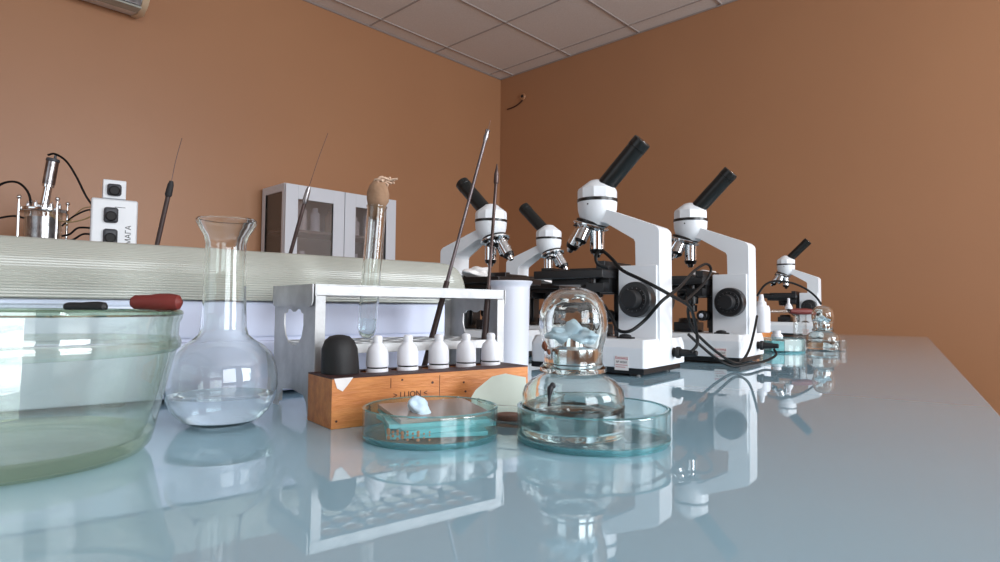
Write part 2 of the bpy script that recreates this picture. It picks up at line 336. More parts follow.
# ------------------------------------------------------------------ microscopes
def make_microscope(origin, az, label, sticker=True):
    t = thing('microscope', Vector((origin[0], origin[1], TZ)), rot_xy(az), label, 'microscope', 'white monocular microscopes on the table')
    # foot
    b = MB()
    foot = [(-.2, -.055), (-.185, -.075), (-.004, -.075), (0, -.071), (0, .071), (-.004, .075), (-.185, .075), (-.2, .055)]
    lo, hi = [], []
    vs = []
    for (x, y) in foot: vs.append((x, y, .012))
    for (x, y) in foot: vs.append((x, y, .040))
    for (x, y) in foot: vs.append((x * .97 - .002, y * .92, .0515))
    nn = len(foot); fs = [tuple(range(nn))[::-1], tuple(range(2 * nn, 3 * nn))]
    for l in range(2):
        for k in range(nn):
            j = (k + 1) % nn; fs.append((l * nn + k, l * nn + j, (l + 1) * nn + j, (l + 1) * nn + k))
    bb = bmesh.new(); v_ = [bb.verts.new(v) for v in vs]; [bb.faces.new([v_[i] for i in f]) for f in fs]
    bmesh.ops.bevel(bb, geom=bb.edges[:], offset=.0014, segments=2, profile=.5, affect='EDGES')
    b.merge(bb).build('base', 'white', t)
    sk = MB(); sk.box(-.192, -.005, -.068, .068, .003, .013, .001)
    for fx in (-.175, -.025):
        for fy in (-.052, .052): sk.cyl((fx, fy, 0), (fx, fy, .004), .009, .009, 16)
    sk.build('base_pad', 'black', t)
    # pillar and arm, outlined from the side
    side = [(0, .044), (-.001, .2075), (-.003, .2115), (-.0075, .2155), (-.094, .249), (-.116, .246), (-.118, .232), (-.090, .2275), (-.040, .1985), (-.037, .193), (-.037, .044)]
    hw = lambda x, z: .0235 if x > -.05 else .0235 - (.0085) * min(1, (-.05 - x) / .05)
    bb = bmesh.new(); A = [bb.verts.new((x, -hw(x, z), z)) for x, z in side]; B = [bb.verts.new((x, hw(x, z), z)) for x, z in side]
    bb.faces.new(A); bb.faces.new(B[::-1])
    for k in range(len(side)): bb.faces.new((A[k], B[k], B[(k + 1) % len(side)], A[(k + 1) % len(side)]))
    bmesh.ops.bevel(bb, geom=bb.edges[:], offset=.0016, segments=2, profile=.5, affect='EDGES')
    MB().merge(bb).build('arm', 'white', t)
    hs = MB().box(-.064, -.004, -.0275, .0275, .044, .158, .0018).build('focus_housing', 'white', t)
    MB().box(-.074, -.0645, -.020, .020, .052, .150, .001).box(-.079, -.074, -.012, .012, .06, .15, .0008).build('focus_rail', 'black', t)
    # head
    H = Matrix.Translation((-.114, 0, 0))
    MB().lathe([(0, .2225), (.013, .2225), (.018, .2245), (.0235, .231), (.028, .2395), (.0305, .25), (.0312, .262), (0, .262)], 48, H).build('head_body', 'white', t)
    MB().lathe([(0, .2615), (.0318, .2615), (.0318, .2665), (0, .2665)], 48, H).build('head_ring', 'black', t)
    hd = MB().lathe([(0, .266), (.0312, .266), (.0312, .279), (.0298, .283), (.012, .2965), (.006, .298), (0, .298)], 10, H)
    q = Vector((1, 0, 1)).normalized(); p0 = Vector((-.112, 0, .2745))
    hd.cyl(p0, p0 + q * .018, .0175, .0155, 28, .001)
    hc = hd.build('head_cap', 'white', t, angle=25)
    MB().cyl((-.114, -.0302, .2555), (-.114, -.0315, .2555), .0013, .0013, 10).build('set_screw', 'black', hc)
    e = MB().cyl(p0 + q * .014, p0 + q * .092, .0143, .0143, 36).cyl(p0 + q * .092, p0 + q * .106, .0149, .0146, 36, .001)
    e.cyl(p0 + q * .0905, p0 + q * .0922, .0149, .0149, 36)
    ep = e.build('eyepiece', 'darkgreen', t)
    MB().cyl(p0 + q * .1055, p0 + q * .1064, .0085, .008, 24).build('lens', 'cabglass', ep)
    # nosepiece
    tilt = R(17); A = Vector((-math.sin(tilt), 0, -math.cos(tilt))); pc = Vector((-.114, 0, .262))
    ns = MB().cyl(pc + A * .030, pc + A * .0350, .0250, .0250, 40, .001).box(-.152, -.135, -.010, .002, .226, .229, .0006)
    ns.build('nosepiece_mount', 'black', t)
    nb = MB().cyl(pc + A * .0352, pc + A * .0385, .0295, .0295, 40, .0008).cyl(pc + A * .0384, pc + A * .0435, .0285, .0225, 40, .0012).build('nosepiece', 'chrome', t)
    D0 = Vector((0, 0, -1))
    for k, (ang, L, r) in enumerate([(0, .046, .0112), (180, .050, .0106), (90, .034, .0095), (270, .012, .0095)]):
        d = Matrix.Rotation(R(ang), 3, A) @ D0; s0 = pc + d * .042
        o = MB().cyl(s0, s0 + d * L * .74, r, r, 28, .0008).cyl(s0 + d * L * .18, s0 + d * L * .22, r * 1.07, r * 1.07, 28)
        o.cyl(s0 + d * L * .45, s0 + d * L * .48, r * 1.05, r * 1.05, 28).cyl(s0 + d * L * .84, s0 + d * L, r * .62, r * .4, 24, .0004)
        ob = o.build('objective', 'chrome', t)
        MB().cyl(s0 + d * L * .71, s0 + d * L * .86, r * 1.06, r * .86, 28, .0006).build('grip_ring', 'black', ob)
    # stage
    st = MB().box(-.188, -.068, -.070, .070, .1385, .151, .0015).box(-.170, -.070, -.045, .045, .130, .140, .001).box(-.100, -.070, -.062, .050, .118, .132, .001).box(-.085, -.062, -.024, .024, .118, .145, .001)
    st.build('stage', 'black', t)
    sm = MB().box(-.178, -.076, .022, .036, .151, .160, .001).box(-.178, -.168, -.035, .026, .151, .157, .001).box(-.084, -.070, -.06, .03, .151, .164, .001)
    sm.box(-.178, -.160, -.063, -.035, .151, .156, .0008)
    sm.build('slide_holder', 'black', t)
    kn = MB().cyl((-.092, -.054, .142), (-.092, -.054, .092), .005, .005, 16).cyl((-.092, -.054, .118), (-.092, -.054, .104), .011, .011, 24, .001).cyl((-.092, -.054, .102), (-.092, -.054, .090), .009, .009, 24, .001)
    kn.build('stage_knob', 'black', t)
    cn = MB().cyl((-.122, 0, .141), (-.122, 0, .132), .026, .026, 32, .001).cyl((-.122, 0, .133), (-.122, 0, .112), .019, .017, 32, .001).box(-.106, -.070, -.009, .009, .116, .128, .001)
    cn.cyl((-.122, -.018, .122), (-.122, -.036, .120), .0022, .0022, 12)
    co = cn.build('condenser', 'black', t)
    MB().cyl((-.122, 0, .1115), (-.122, 0, .1095), .0165, .0165, 28).build('filter_ring', 'chrome', co)
    cs = MB().cyl((-.078, -.026, .083), (-.078, -.045, .083), .0095, .0095, 24, .001).build('condenser_knob', 'black', t)
    MB().cyl((-.078, -.045, .083), (-.078, -.047, .083), .0042, .0042, 16).build('knob_centre', 'chrome', cs)
    il = MB().cyl((-.118, 0, .048), (-.118, 0, .056), .026, .026, 32, .001).box(-.140, -.096, -.021, .021, .050, .070, .002).cyl((-.118, 0, .069), (-.118, 0, .077), .019, .018, 32, .001)
    ilo = il.build('illuminator', 'black', t)
    MB().cyl((-.118, 0, .0765), (-.118, 0, .0782), .014, .013, 28, .0004).build('light_lens', 'cabglass', ilo)
    # focus knobs on both sides
    for sgn in (-1, 1):
        k1 = MB().cyl((-.030, sgn * .027, .1075), (-.030, sgn * .046, .1075), .0262, .0255, 48, .0018)
        kk = k1.build('coarse_knob', 'black', t)
        k2 = MB().cyl((-.030, sgn * .045, .1075), (-.030, sgn * .0485, .1075), .0195, .0190, 40, .0005).cyl((-.030, sgn * .048, .1075), (-.030, sgn * .064, .1075), .0135, .0125, 36, .001)
        k2.build('fine_knob', 'rubber', kk)
        tk = MB()
        for a in range(0, 360, 24):
            tk.box(.0155, .0178, -.00025, .00025, 0, .0003, mtx=Matrix.Translation((-.030, sgn * .0486, .1075)) @ Matrix.Rotation(sgn * PI / 2 * 1.0, 4, 'X') @ Matrix.Rotation(R(a), 4, 'Z'))
        tk.build('scale_ticks', 'steel', kk)
    # small black lever lying on the foot, socket in the end
    lv = MB().box(-.052, -.028, -.058, -.046, .051, .054, .001).blob((-.041, -.052, .0545), .0075, 2, .1, 60, (1.2, .9, .45))
    lv.build('brightness_switch', 'rubber', t)
    MB().cyl((0, .026, .030), (.004, .026, .030), .0072, .0066, 24, .0008).build('power_socket', 'black', t)
    if sticker:
        sk = MB().box(-.0455, -.0245, -.0757, -.0751, .0085, .0280).build('label_sticker', 'paper', t)
        text('printed_logo', 'Биомед', 'red_ink', .0052, sk, (-.0350, -.0758, .0238), (PI / 2, 0, 0), .00005)
        text('serial_number', '№ 40260', 'ink', .0042, sk, (-.0350, -.0758, .0185), (PI / 2, 0, 0), .00005)
        ln = MB().box(-.0440, -.026, -.0759, -.0756, .0155, .0161).box(-.0440, -.029, -.0759, -.0756, .0126, .0132)
        ln.build('small_print', 'red_ink', sk)
    return t
MAZ = R(127.1)
def mic_origin(hx, hy, az): return (hx + .114 * math.sin(az), hy + .114 * math.cos(az))
m1o, m2o, m4o, m3o, m5o = (.2440, .8990), (.4552, 1.1034), (1.1560, 2.2150), (-.1100, 1.2760), (.0279, 1.5724)
mic1 = make_microscope(m1o, MAZ, 'largest white microscope, eyepiece leaning right, just behind the domed glass spirit lamp')
mic2 = make_microscope(m2o, MAZ, 'second white microscope in the right-hand row, coiled black cord in front of its foot')
mic4 = make_microscope(m4o, MAZ, 'small distant white microscope at the far end of the table beside glassware')
mic3 = make_microscope(m3o, MAZ + PI, 'white microscope with eyepiece leaning left, behind the metal rack and two upright rods')
mic5 = make_microscope(m5o, MAZ + PI, 'white microscope with eyepiece leaning left, smaller one between the two nearest heads')

# ------------------------------------------------------------------ long ribbed lamp housing
b0 = G(157, 405.5); LAZ = R(51.3); lz = Vector((math.sin(LAZ), math.cos(LAZ), 0))
# right end where the line meets the ray through px 491
Lend = on_line(468, b0, LAZ); LL = (Lend - b0).length
lamp = thing('lamp_housing', Vector((Lend.x, Lend.y, TZ)), rot_xy(LAZ), 'long pale light fitting with ribbed translucent rounded cover lying behind the flask and metal rack', 'light fitting')
lm = Matrix(((1, 0, 0, 0), (0, 1, 0, 0), (0, 0, 1, 0), (0, 0, 0, 1)))
x0 = -(LL + .42)
MB().box(x0, -.004, .004, .150, .004, .0575, .003).box(x0, -.004, .006, .148, .0605, .0985, .003).box(x0 + .004, -.008, .008, .146, .05, .07).build('tray', 'housing', lamp)
ft = MB()
for fx in (x0 + .05, x0 * .5, -.06):
    for fy in (.02, .13): ft.cyl((fx, fy, 0), (fx, fy, .006), .009, .009, 16)
ft.build('foot', 'rubber', lamp)
prof = [(0, .0985), (-.001, .112), (.001, .125), (.007, .137), (.017, .146), (.032, .1515), (.06, .1535), (.095, .1535), (.122, .1515), (.137, .146), (.147, .137), (.153, .125), (.154, .112), (.154, .0985)]
pp = catmull([Vector((0, a, b)) for a, b in prof], 11)
out = []
acc = 0
for i, p in enumerate(pp):
    d = (pp[min(i + 1, len(pp) - 1)] - pp[max(i - 1, 0)]).normalized(); nrm = Vector((0, -d.z, d.y))
    out.append(p + nrm * (.0002 if i % 2 else -.0002))
inn = [Vector((0, .077, .0985)) + (p - Vector((0, .077, .0985))) * .965 for p in pp]
vs, fs = [], []
loop = out + inn[::-1]; n = len(loop)
# rounded end: scale the profile down over the last centimetres
ends = [(x0, 1), (-.022, 1), (-.012, .985), (-.005, .95), (0, .89)]
for x, k in ends:
    for p in loop: vs.append((x, .077 + (p.y - .077) * k, .0985 + (p.z - .0985) * k))
for a in range(len(ends) - 1):
    for k in range(n): j = (k + 1) % n; fs.append((a * n + k, a * n + j, (a + 1) * n + j, (a + 1) * n + k))
m_ = len(out)
capo = [(len(ends) - 1) * n + i for i in range(m_)]; fs.append(tuple(capo))
c0 = list(range(m_)); fs.append(tuple(c0[::-1]))
MB().add(vs, fs).build('ribbed_cover', 'diffuser', lamp, angle=4)
MB().box(x0 + .1, -.08, .05, .10, .0985, .104, .002).cyl((x0 + .12, .077, .122), (-.10, .077, .122), .013, .013, 24).build('lamp_tube', 'plastic', lamp)

# ------------------------------------------------------------------ aluminium test-tube rack
RAZ = R(51); ra = G(312.5, 418); RL_, RWd, RH = .206, .097, .1125
rack = thing('test_tube_rack', ra, rot_xy(RAZ), 'worn aluminium test tube rack with perforated shelves and heart-shaped holes in its ends', 'rack')
NX, NY = 9, 4
def holes(r, skip=()):
    out = []
    for i in range(NX):
        for j in range(NY):
            cx, cy = (i + .5) * RL_ / NX, (j + .5) * RWd / NY
            out.append([(cx + r * math.cos(a * PI / 9), cy + r * math.sin(a * PI / 9)) for a in range(18)])
    return out
rect = [(0.0012, 0.0004), (RL_ - 0.0012, 0.0004), (RL_ - 0.0012, RWd - .0004), (0.0012, RWd - .0004)]
top = MB().plate([(-.0, 0), (RL_, 0), (RL_, RWd), (0, RWd)], holes(.0103), RH - .0012, RH)
for y in (0, RWd - .0012): top.box(0, RL_, y, y + .0012, RH - .0095, RH - .0004, .0003)
# end tabs folded down with rounded corners
tabp = [(0.0, 0), (RWd, 0), (RWd, -.014), (RWd - .002, -.018), (RWd - .006, -.0195), (.006, -.0195), (.002, -.018), (0.0, -.014)]
ex = lambda x: Matrix(((0, 0, 1, x), (1, 0, 0, 0), (0, 1, 0, 0), (0, 0, 0, 1)))
for x in (-.0026, RL_ + .0014): top.plate([(a, RH + b) for a, b in tabp], [], 0, .0012, ex(x))
top.build('top_shelf', 'alu', rack)
low = MB().plate(rect, holes(.0103), .0596, .0606)
for y in (.0004, RWd - .0014): low.box(.0012, RL_ - .0012, y, y + .001, .0525, .0600, .0003)
low.build('lower_shelf', 'alu', rack)
endo = [(0, 0), (.012, 0), (.015, .010), (.022, .0165), (RWd / 2, .019), (RWd - .022, .0165), (RWd - .015, .010), (RWd - .012, 0), (RWd, 0), (RWd, RH - .002), (0, RH - .002)]
hc_ = RWd / 2
heart = [(hc_, .0585), (hc_ + .012, .0600), (hc_ + .020, .067), (hc_ + .0235, .077), (hc_ + .023, .087), (hc_ + .019, .0875), (hc_ + .016, .0905), (hc_ + .008, .0910), (hc_ + .002, .0885), (hc_ - .002, .0885), (hc_ - .008, .0910), (hc_ - .016, .0905), (hc_ - .019, .0875), (hc_ - .023, .087), (hc_ - .0235, .077), (hc_ - .020, .067), (hc_ - .012, .0600)]
for x in (0, RL_ - .0012):
    e = MB().plate(endo, [heart], 0, .0012, ex(x))
    sx = 0 if x == 0 else RL_ - .009
    e.box(sx, sx + .009, -.0010, .0002, .002, RH - .010, .0003).box(sx, sx + .009, RWd - .0002, RWd + .001, .002, RH - .010, .0003)
    e.build('end_plate', 'alu', rack)
rxd, ryd = Vector((math.sin(RAZ), math.cos(RAZ), 0)), Vector((-math.cos(RAZ), math.sin(RAZ), 0))
def rk(i, j, z): return ra + rxd * ((i + .5) * RL_ / NX) + ryd * ((j + .5) * RWd / NY) + Vector((0, 0, z))

# test tube with cotton plug, leaning in the rack
def axis_mtx(a, b):
    q = (b - a).to_track_quat('Z', 'Y').to_matrix().to_4x4(); return q
tb0 = rk(3, 2, .0612); tt = P(377, 206, tb0.y)
tb0 = tb0 + Vector(((P(365, 333, tb0.y).x - tb0.x) * .6, 0, 0)); L = (tt - tb0).length
tube = thing('test_tube', tb0, 0, 'tall glass test tube plugged with tan cotton wool, standing in the metal rack', 'test tube')
qm = axis_mtx(tb0, tt)
r = .0095
tp = [(.001, .0002), (.004, .001), (.0068, .0035), (.0083, .0068), (r, .011), (r, L * .6), (r, L - .003), (r + .0008, L - .0012), (r + .0006, L)]
MB().lathe(shell(tp, .0011, .0014), 36, qm).build('tube_glass', 'glass', tube)
MB().lathe([(0, .0016), (.0035, .002), (.0060, .0045), (.0073, .0075), (.0083, .011), (.0083, .021), (0, .0212)], 32, qm).build('liquid', 'water', tube)
pl = MB().lathe([(0, L - .014), (.0055, L - .013), (.0080, L - .010), (.0082, L - .001), (.0092, L + .001), (.0108, L + .006), (.0112, L + .013), (.0095, L + .020), (.006, L + .0255), (0, L + .027)], 28, qm)
for v in pl.bm.verts: v.co += Vector((noise.noise(v.co * 110), noise.noise(v.co * 110 + Vector((9, 0, 0))), noise.noise(v.co * 90))) * .0016
plug = pl.build('cotton_plug', 'tan', tube, angle=80)
fr = MB()
for k in range(26):
    a = random.uniform(0, 2 * PI); s0 = qm @ Vector((random.uniform(-.003, .006), random.uniform(-.004, .004), L + .021))
    q1 = s0 + Vector((random.uniform(-.002, .007), random.uniform(-.004, .004), random.uniform(.003, .008)))
    q2 = q1 + Vector((random.uniform(.002, .009), random.uniform(-.004, .004), random.uniform(-.004, .002)))
    fr.tube([s0, q1, q2], .0011, 5, 4)
fr.build('frayed_top', 'tanlight', plug)

# rods / loops
def rod(label, name, pts, radii, tipf=None, parent_parts=('handle', 'rod')): pass
ha, hz_ = rk(7, 2, .112), None
la_t = P(486, 137, ha.y + .004); dirv = (ha - la_t).normalized(); foot = ha + dirv * ((ha.z - (TZ + .0035)) / -dirv.z)
lpA = thing('inoculating_loop', foot, 0, 'long steel rod with dark handle end down, leaning in the rack, taller of the two', 'laboratory loop', 'rods in the rack')
rel = lambda p, o: p - o
mid = ha.lerp(la_t, .06)
MB().tube([Vector((0, 0, 0)), rel(mid, foot) * .5, rel(mid, foot)], [.0028, .0033, .0030], 16).build('handle', 'brown', lpA)
MB().tube([rel(mid, foot), rel(la_t, foot) * .7, rel(la_t, foot)], [.0020, .0018, .0018], 12).build('rod', 'greysteel', lpA)
q = rel(la_t, foot); u = q.normalized()
MB().tube([q - u * .006, q, q + u * .004, q + u * .008, q + u * .009], [.0020, .0030, .0022, .0029, .0015], 12).build('collar', 'steel', lpA)
MB().tube([q + u * .009, q + u * .02], .0002, 6).build('wire', 'rod', lpA)
hb = rk(8, 0, .112) + rxd * 0; lb_t = P(496, 184, hb.y); lb_p = P(497, 164, hb.y)
dirv = (hb - lb_t).normalized(); footb = hb + dirv * ((hb.z - (TZ + .0035)) / -dirv.z)
lpB = thing('inoculating_loop', footb, 0, 'dark pointed steel rod standing in the rack near its right end, shorter of the two', 'laboratory loop', 'rods in the rack')
MB().tube([Vector((0, 0, 0)), rel(hb, footb) * .5, rel(hb, footb)], [.0028, .0036, .0032], 16).build('handle', 'brown', lpB)
MB().tube([rel(hb, footb), rel(lb_t, footb)], .0018, 12).build('rod', 'rod', lpB)
q = rel(lb_t, footb); q2 = rel(lb_p, footb)
MB().tube([q, q.lerp(q2, .1), q.lerp(q2, .5), q.lerp(q2, .75), q2], [.0022, .0028, .0026, .0014, .0005], 12).build('pointed_tip', 'rod', lpB)
def back_loop(pa, pb, pt, Y, label, r):
    a, b, tpt = P(*pa, Y), P(*pb, Y), P(*pt, Y); d = (a - b).normalized(); ft_ = a + d * ((a.z - (TZ + .003)) / -d.z)
    o = thing('inoculating_loop', ft_, 0, label, 'laboratory loop', 'wire loops behind the light fitting')
    MB().tube([Vector((0, 0, 0)), (a - ft_) * .5, b.lerp(a, .25) - ft_], [r * .9, r, r], 14).build('handle', 'brown' if pa[0] < 200 else 'rod', o)
    MB().tube([b.lerp(a, .25) - ft_, b.lerp(a, .22) - ft_, b.lerp(a, .06) - ft_, b - ft_], [r, r * 1.5, r * 1.3, r * .8], 14).build('ferrule', 'dark' if pa[0] < 200 else 'steel', o)
    MB().tube([b - ft_, b.lerp(tpt, .5) - ft_ + Vector((-.001, 0, 0)), tpt - ft_], .00045, 6, 4).build('wire', 'rod', o)
back_loop((157, 245), (171.5, 181), (182, 138), .82, 'thin wire loop with brown handle rising behind the light fitting, left of the flask neck', .0030)
back_loop((290, 255), (309, 187), (328, 133), .98, 'thin wire loop with grey handle rising in front of the white glazed cabinet', .0030)

# ------------------------------------------------------------------ wooden block with dropper bottles
BAZ = R(52.5); bx, by = Vector((math.sin(BAZ), math.cos(BAZ), 0)), Vector((-math.cos(BAZ), math.sin(BAZ), 0))
bo = G(331, 430); bend = on_line(528, bo, BAZ); BL = (bend - bo).length; BD, BH = .050, .0392
def wood_block(loc, az, L, label, group=None):
    o = thing('wooden_block', loc, rot_xy(az), label, 'bottle holder', group)
    hs = [[(.020 + .0292 * k + .0125 * math.cos(a * PI / 10), .029 + .0125 * math.sin(a * PI / 10)) for a in range(20)] for k in range(int((L - .03) / .0292) + 1)]
    up = MB().plate([(0, 0), (L, 0), (L, BD), (0, BD)], hs, .014, BH - .0012)
    up.box(0, L, 0, BD, 0, .0142, .0006)
    up.build('body', 'wood', o)
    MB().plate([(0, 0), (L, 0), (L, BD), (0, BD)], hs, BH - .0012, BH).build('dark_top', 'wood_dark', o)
    return o
blk = wood_block(bo, BAZ, BL, 'stained orange wooden block in front of the rack, holding white dropper bottles')
fm = (PI / 2, 0, 0)
text('pencil_mark', '> I I ION <', 'wood_dark', .0070, blk, (.068, -.0003, .0195), fm, .0001)
st_ = MB().box(.0495, .0499, -.0003, .0, .028, .036).box(.0960, .0963, -.0003, 0, .018, .036)
for (x, z, rr) in [(.031, .012, .0016), (.0315, .0145, .0009), (.060, .034, .0009), (.089, .030, .0011), (.121, .028, .0009), (.123, .020, .0010), (.150, .027, .0012), (.004, .006, .0009)]:
    st_.cyl((x, -.0003, z), (x, .0001, z), rr, rr, 10)
st_.cyl((.031, -.0003, .013), (.0312, -.00035, .0165), .0006, .0003, 8)
st_.build('stain', 'wood_dark', blk)
cp = [(.0015, .0385), (.017, .0388), (.0125, .033), (.0085, .0285), (.004, .031)]
cp = [(x, z) for x, z in cp]
MB().plate(cp, [], 0, .0004, Matrix(((1, 0, 0, 0), (0, 0, 1, -.0005), (0, 1, 0, 0), (0, 0, 0, 1)))).build('torn_paper', 'paper', blk)
def dropper(loc, label, group='white dropper bottles in the wooden block', s=1.0, copy=None):
    if copy:
        o = copy_tree(copy); o.location = loc; tag(o, label); return o
    o = thing('dropper_bottle', loc, 0, label, 'dropper bottle', group)
    MB().lathe([(0, 0), (.0088, 0), (.0094, .0008), (.0094, .026), (.0091, .0272), (0, .0272)], 32).build('bottle_body', 'plastic', o)
    MB().lathe([(0, .0271), (.0086, .0271), (.0086, .0286), (0, .0286)], 32).build('black_ring', 'black', o)
    MB().lathe([(0, .0285), (.0093, .0285), (.0096, .0300), (.0092, .040), (.0078, .0445), (.0048, .0475), (.0040, .0485), (.0042, .0525), (.0036, .0542), (.002, .055), (0, .0551)], 32).build('cap', 'plastic', o)
    return o
def holepos(k): return bo + bx * (.020 + .0292 * k) + by * .029 + Vector((0, 0, .0145))
labs = ['white dropper bottle in the wooden block, next to the black rubber stopper',
        'white dropper bottle in the wooden block, second from the black stopper',
        'white dropper bottle in the wooden block, middle one of five',
        'white dropper bottle in the wooden block, second from the white jar',
        'white dropper bottle in the wooden block, nearest to the white jar']
dbs = []
hxs = [379, 409.5, 441.5, 469, 493.5]
d0 = None
for k, px in enumerate(hxs):
    lc = on_line(px, bo + by * .029, BAZ) + Vector((0, 0, .0145))
    lc = holepos(k + 1) * .35 + lc * .65; lc.z = TZ + .0145
    o = dropper(lc, labs[k], copy=d0); d0 = d0 or o
sl = on_line(341, bo + by * .029, BAZ); sl.z = TZ + BH
stp = MB().lathe([(0, 0), (.0152, 0), (.0156, .0015), (.0150, .012), (.0142, .020), (.0120, .0265), (.0080, .0300), (.003, .0312), (0, .0313)], 32)
for v in stp.bm.verts: v.co += Vector((noise.noise(v.co * 90) * .0006 + (-.0016 * v.co.z / .03), noise.noise(v.co * 80 + Vector((5, 0, 0))) * .0006, 0))
tag(stp.build('rubber_stopper', 'rubber', None, sl, angle=60), 'black domed rubber stopper on the left end of the wooden block', 'stopper')

# ------------------------------------------------------------------ glass dishes
def petri(name, c, r, h, t, m, label, group=None, base=.003):
    o = thing(name, c, 0, label, 'glass dish', group)
    pr = [(r * .93, 0), (r * .985, .0012), (r, .004), (r, h - .0015), (r - .0006, h - .0003), (r - t * .5, h)]
    MB().lathe(shell(pr, t, base), 72).build('glass_wall', m, o)
    MB().lathe([(r - t - .0002, h), (r + .0002, h), (r + .0003, h + .0004), (r - t * .5, h + .0008), (r - t - .0003, h + .0004), (r - t - .0002, h)], 72).build('rim', 'tealrim' if m == 'thinaqua' else 'glass', o)
    MB().lathe([(r * .965, .0002), (r * .985, .0002), (r + .0002, .0022), (r + .0003, .0042), (r - t * .6, .0045), (r * .965, .0030), (r * .965, .0002)], 72).build('base_edge', 'tealrim' if m == 'thinaqua' else 'glass', o); return o
pc1, pr1 = disc(362.5, 498, 451.5); pt1 = petri('petri_dish', pc1, pr1, .0215, .0019, 'thinaqua', 'glass petri dish holding teal glass plates and a cotton ball, before the wooden block')
pc3, pr3 = disc(515.5, 669.5, 457.5); pt3 = petri('petri_dish', pc3, pr3, .0235, .0024, 'thinaqua', 'bluish glass dish that the domed spirit lamp stands in', base=.0026)
pc2 = T(.018, .520); pt2 = petri('petri_dish', pc2, .0365, .0165, .0016, 'thinglass', 'clear glass petri dish with a pale card in it, by the block\'s right end')
# contents of the first dish
def plate_thing(name, m, cx, cy, z, a, L, W, th, label, cat, tilt=0, group=None):
    o = tag(MB().box(-L / 2, L / 2, -W / 2, W / 2, 0, th, .0002).build(name, m, None, (cx, cy, TZ + z)), label, cat, group)
    o.rotation_euler = (R(5), tilt, a); return o
plate_thing('glass_plate', 'teal', pc1.x + .002, pc1.y - .004, .0072, R(14), .070, .052, .0030, 'teal glass plate at the bottom of the small stack in the petri dish', 'glass plate', group='glass plates in the petri dish')
plate_thing('glass_plate', 'teal', pc1.x + .004, pc1.y - .001, .0104, R(34), .072, .050, .0030, 'teal glass plate in the middle of the small stack in the petri dish', 'glass plate', group='glass plates in the petri dish')
plate_thing('glass_plate', 'teal', pc1.x + .001, pc1.y + .001, .0136, R(20), .072, .050, .0030, 'teal glass plate just below the frosted plate in the petri dish', 'glass plate', group='glass plates in the petri dish')
plate_thing('glass_plate', 'pinkplate', pc1.x + .002, pc1.y + .003, .0168, R(30), .070, .048, .0030, 'frosted pinkish glass plate on top of the teal plates in the petri dish', 'glass plate', group='glass plates in the petri dish')
cb = MB().blob((0, 0, 0), .0075, 4, .22, 160, (1, 1, .9)).blob((.003, -.002, -.004), .0055, 3, .22, 160)
tag(cb.build('cotton_ball', 'cotton', None, P(419, 406, pc1.y - .010), angle=80), 'small pale blue cotton ball on the glass plates in the petri dish', 'cotton ball')
mk = MB()
for k in range(9):
    a = R(-118 + k * 4.2); rr = pr1 + .0002
    for zz in ((.010, .0125) if k % 2 else (.0085, .0115, .0135)):
        mk.blob((rr * math.cos(a), rr * math.sin(a), zz - .001), .0009 + .0004 * (k % 3 == 0), 1, .3, 300, (1, .5, 1))
mk.build('marker_writing', 'tan', pt1)
mk = MB()
for k in (0, 1, 4, 5):
    a = R(88 - k * 3.6); mk.blob((pr1 * math.cos(a), pr1 * math.sin(a), .0165 + .002 * (k % 3)), .0016, 1, .4, 300, (1, .4, 1.1))
mk.build('white_smudge', 'paper', pt1)
# card standing in the second dish
cardm = Matrix(((1, 0, 0, 0), (0, 0, 1, 0), (0, 1, 0, 0), (0, 0, 0, 1)))
cd_ = MB().plate([(-.024, .000), (.024, .000), (.024, .031), (.006, .0345), (-.006, .0320), (-.020, .0210), (-.024, .0150)], [], 0, .0012, cardm)
co = cd_.build('pale_card', 'card', None, P(500, 402, pc2.y + .006)); co.rotation_euler = (R(-12), 0, R(8)); co.location.z = TZ + .0035
co.rotation_euler = (R(-14), 0, R(10))
tag(co, 'pale green card with cut corners standing in the petri dish by the wooden block', 'card')
tag(MB().cyl((0, 0, 0), (0, 0, .0045), .011, .011, 28, .001).build('brown_disc', 'lace', None, T(pc2.x - .010, pc2.y - .016, .0032)), 'reddish brown disc lying in the petri dish in front of the pale card', 'disc')

# big dish on the left
dc, dr = Vector((-.2965, .3715, TZ)), .0935
bowl = thing('crystallizing_dish', dc, 0, 'large greenish thick glass dish cut off by the left edge of the picture', 'glass bowl')
oz = [(.066, 0), (.0735, .0015), (.0775, .006), (.0795, .014), (.0838, .035), (.0885, .056), (.0905, .0635), (.0925, .0655), (.0935, .0685), (.0928, .0715), (.0915, .074), (.0920, .082), (.0935, .0850), (.0938, .0875), (.0925, .0895), (.0905, .0898)]
MB().lathe([(.0888, .0870), (.0925, .0866), (.0942, .0878), (.0938, .0895), (.0920, .0906), (.0895, .0902), (.0884, .0888), (.0888, .0870)], 96).build('rim', 'greenglass', bowl)
MB().lathe([(.0888, .0640), (.0908, .0640), (.0930, .0660), (.0932, .0690), (.0922, .0716), (.0895, .0716), (.0888, .0640)], 96).build('bead', 'thingreen', bowl)
inz = [(.0885, .0885), (.0875, .080), (.0870, .070), (.0850, .056), (.0800, .035), (.0745, .015), (.0690, .0085), (.060, .0070), (0, .0068)]
MB().lathe([(0, .001), (.060, .001)] + oz + inz, 96).build('glass_wall', 'thingreen', bowl)
MB().lathe([(0, .0015), (.0650, .0015), (.0725, .0028), (.0765, .0068), (.0780, .0125), (.0730, .0110), (.0680, .0080), (.0600, .0064), (0, .0062)], 96).build('thick_floor', 'thinyellow', bowl)
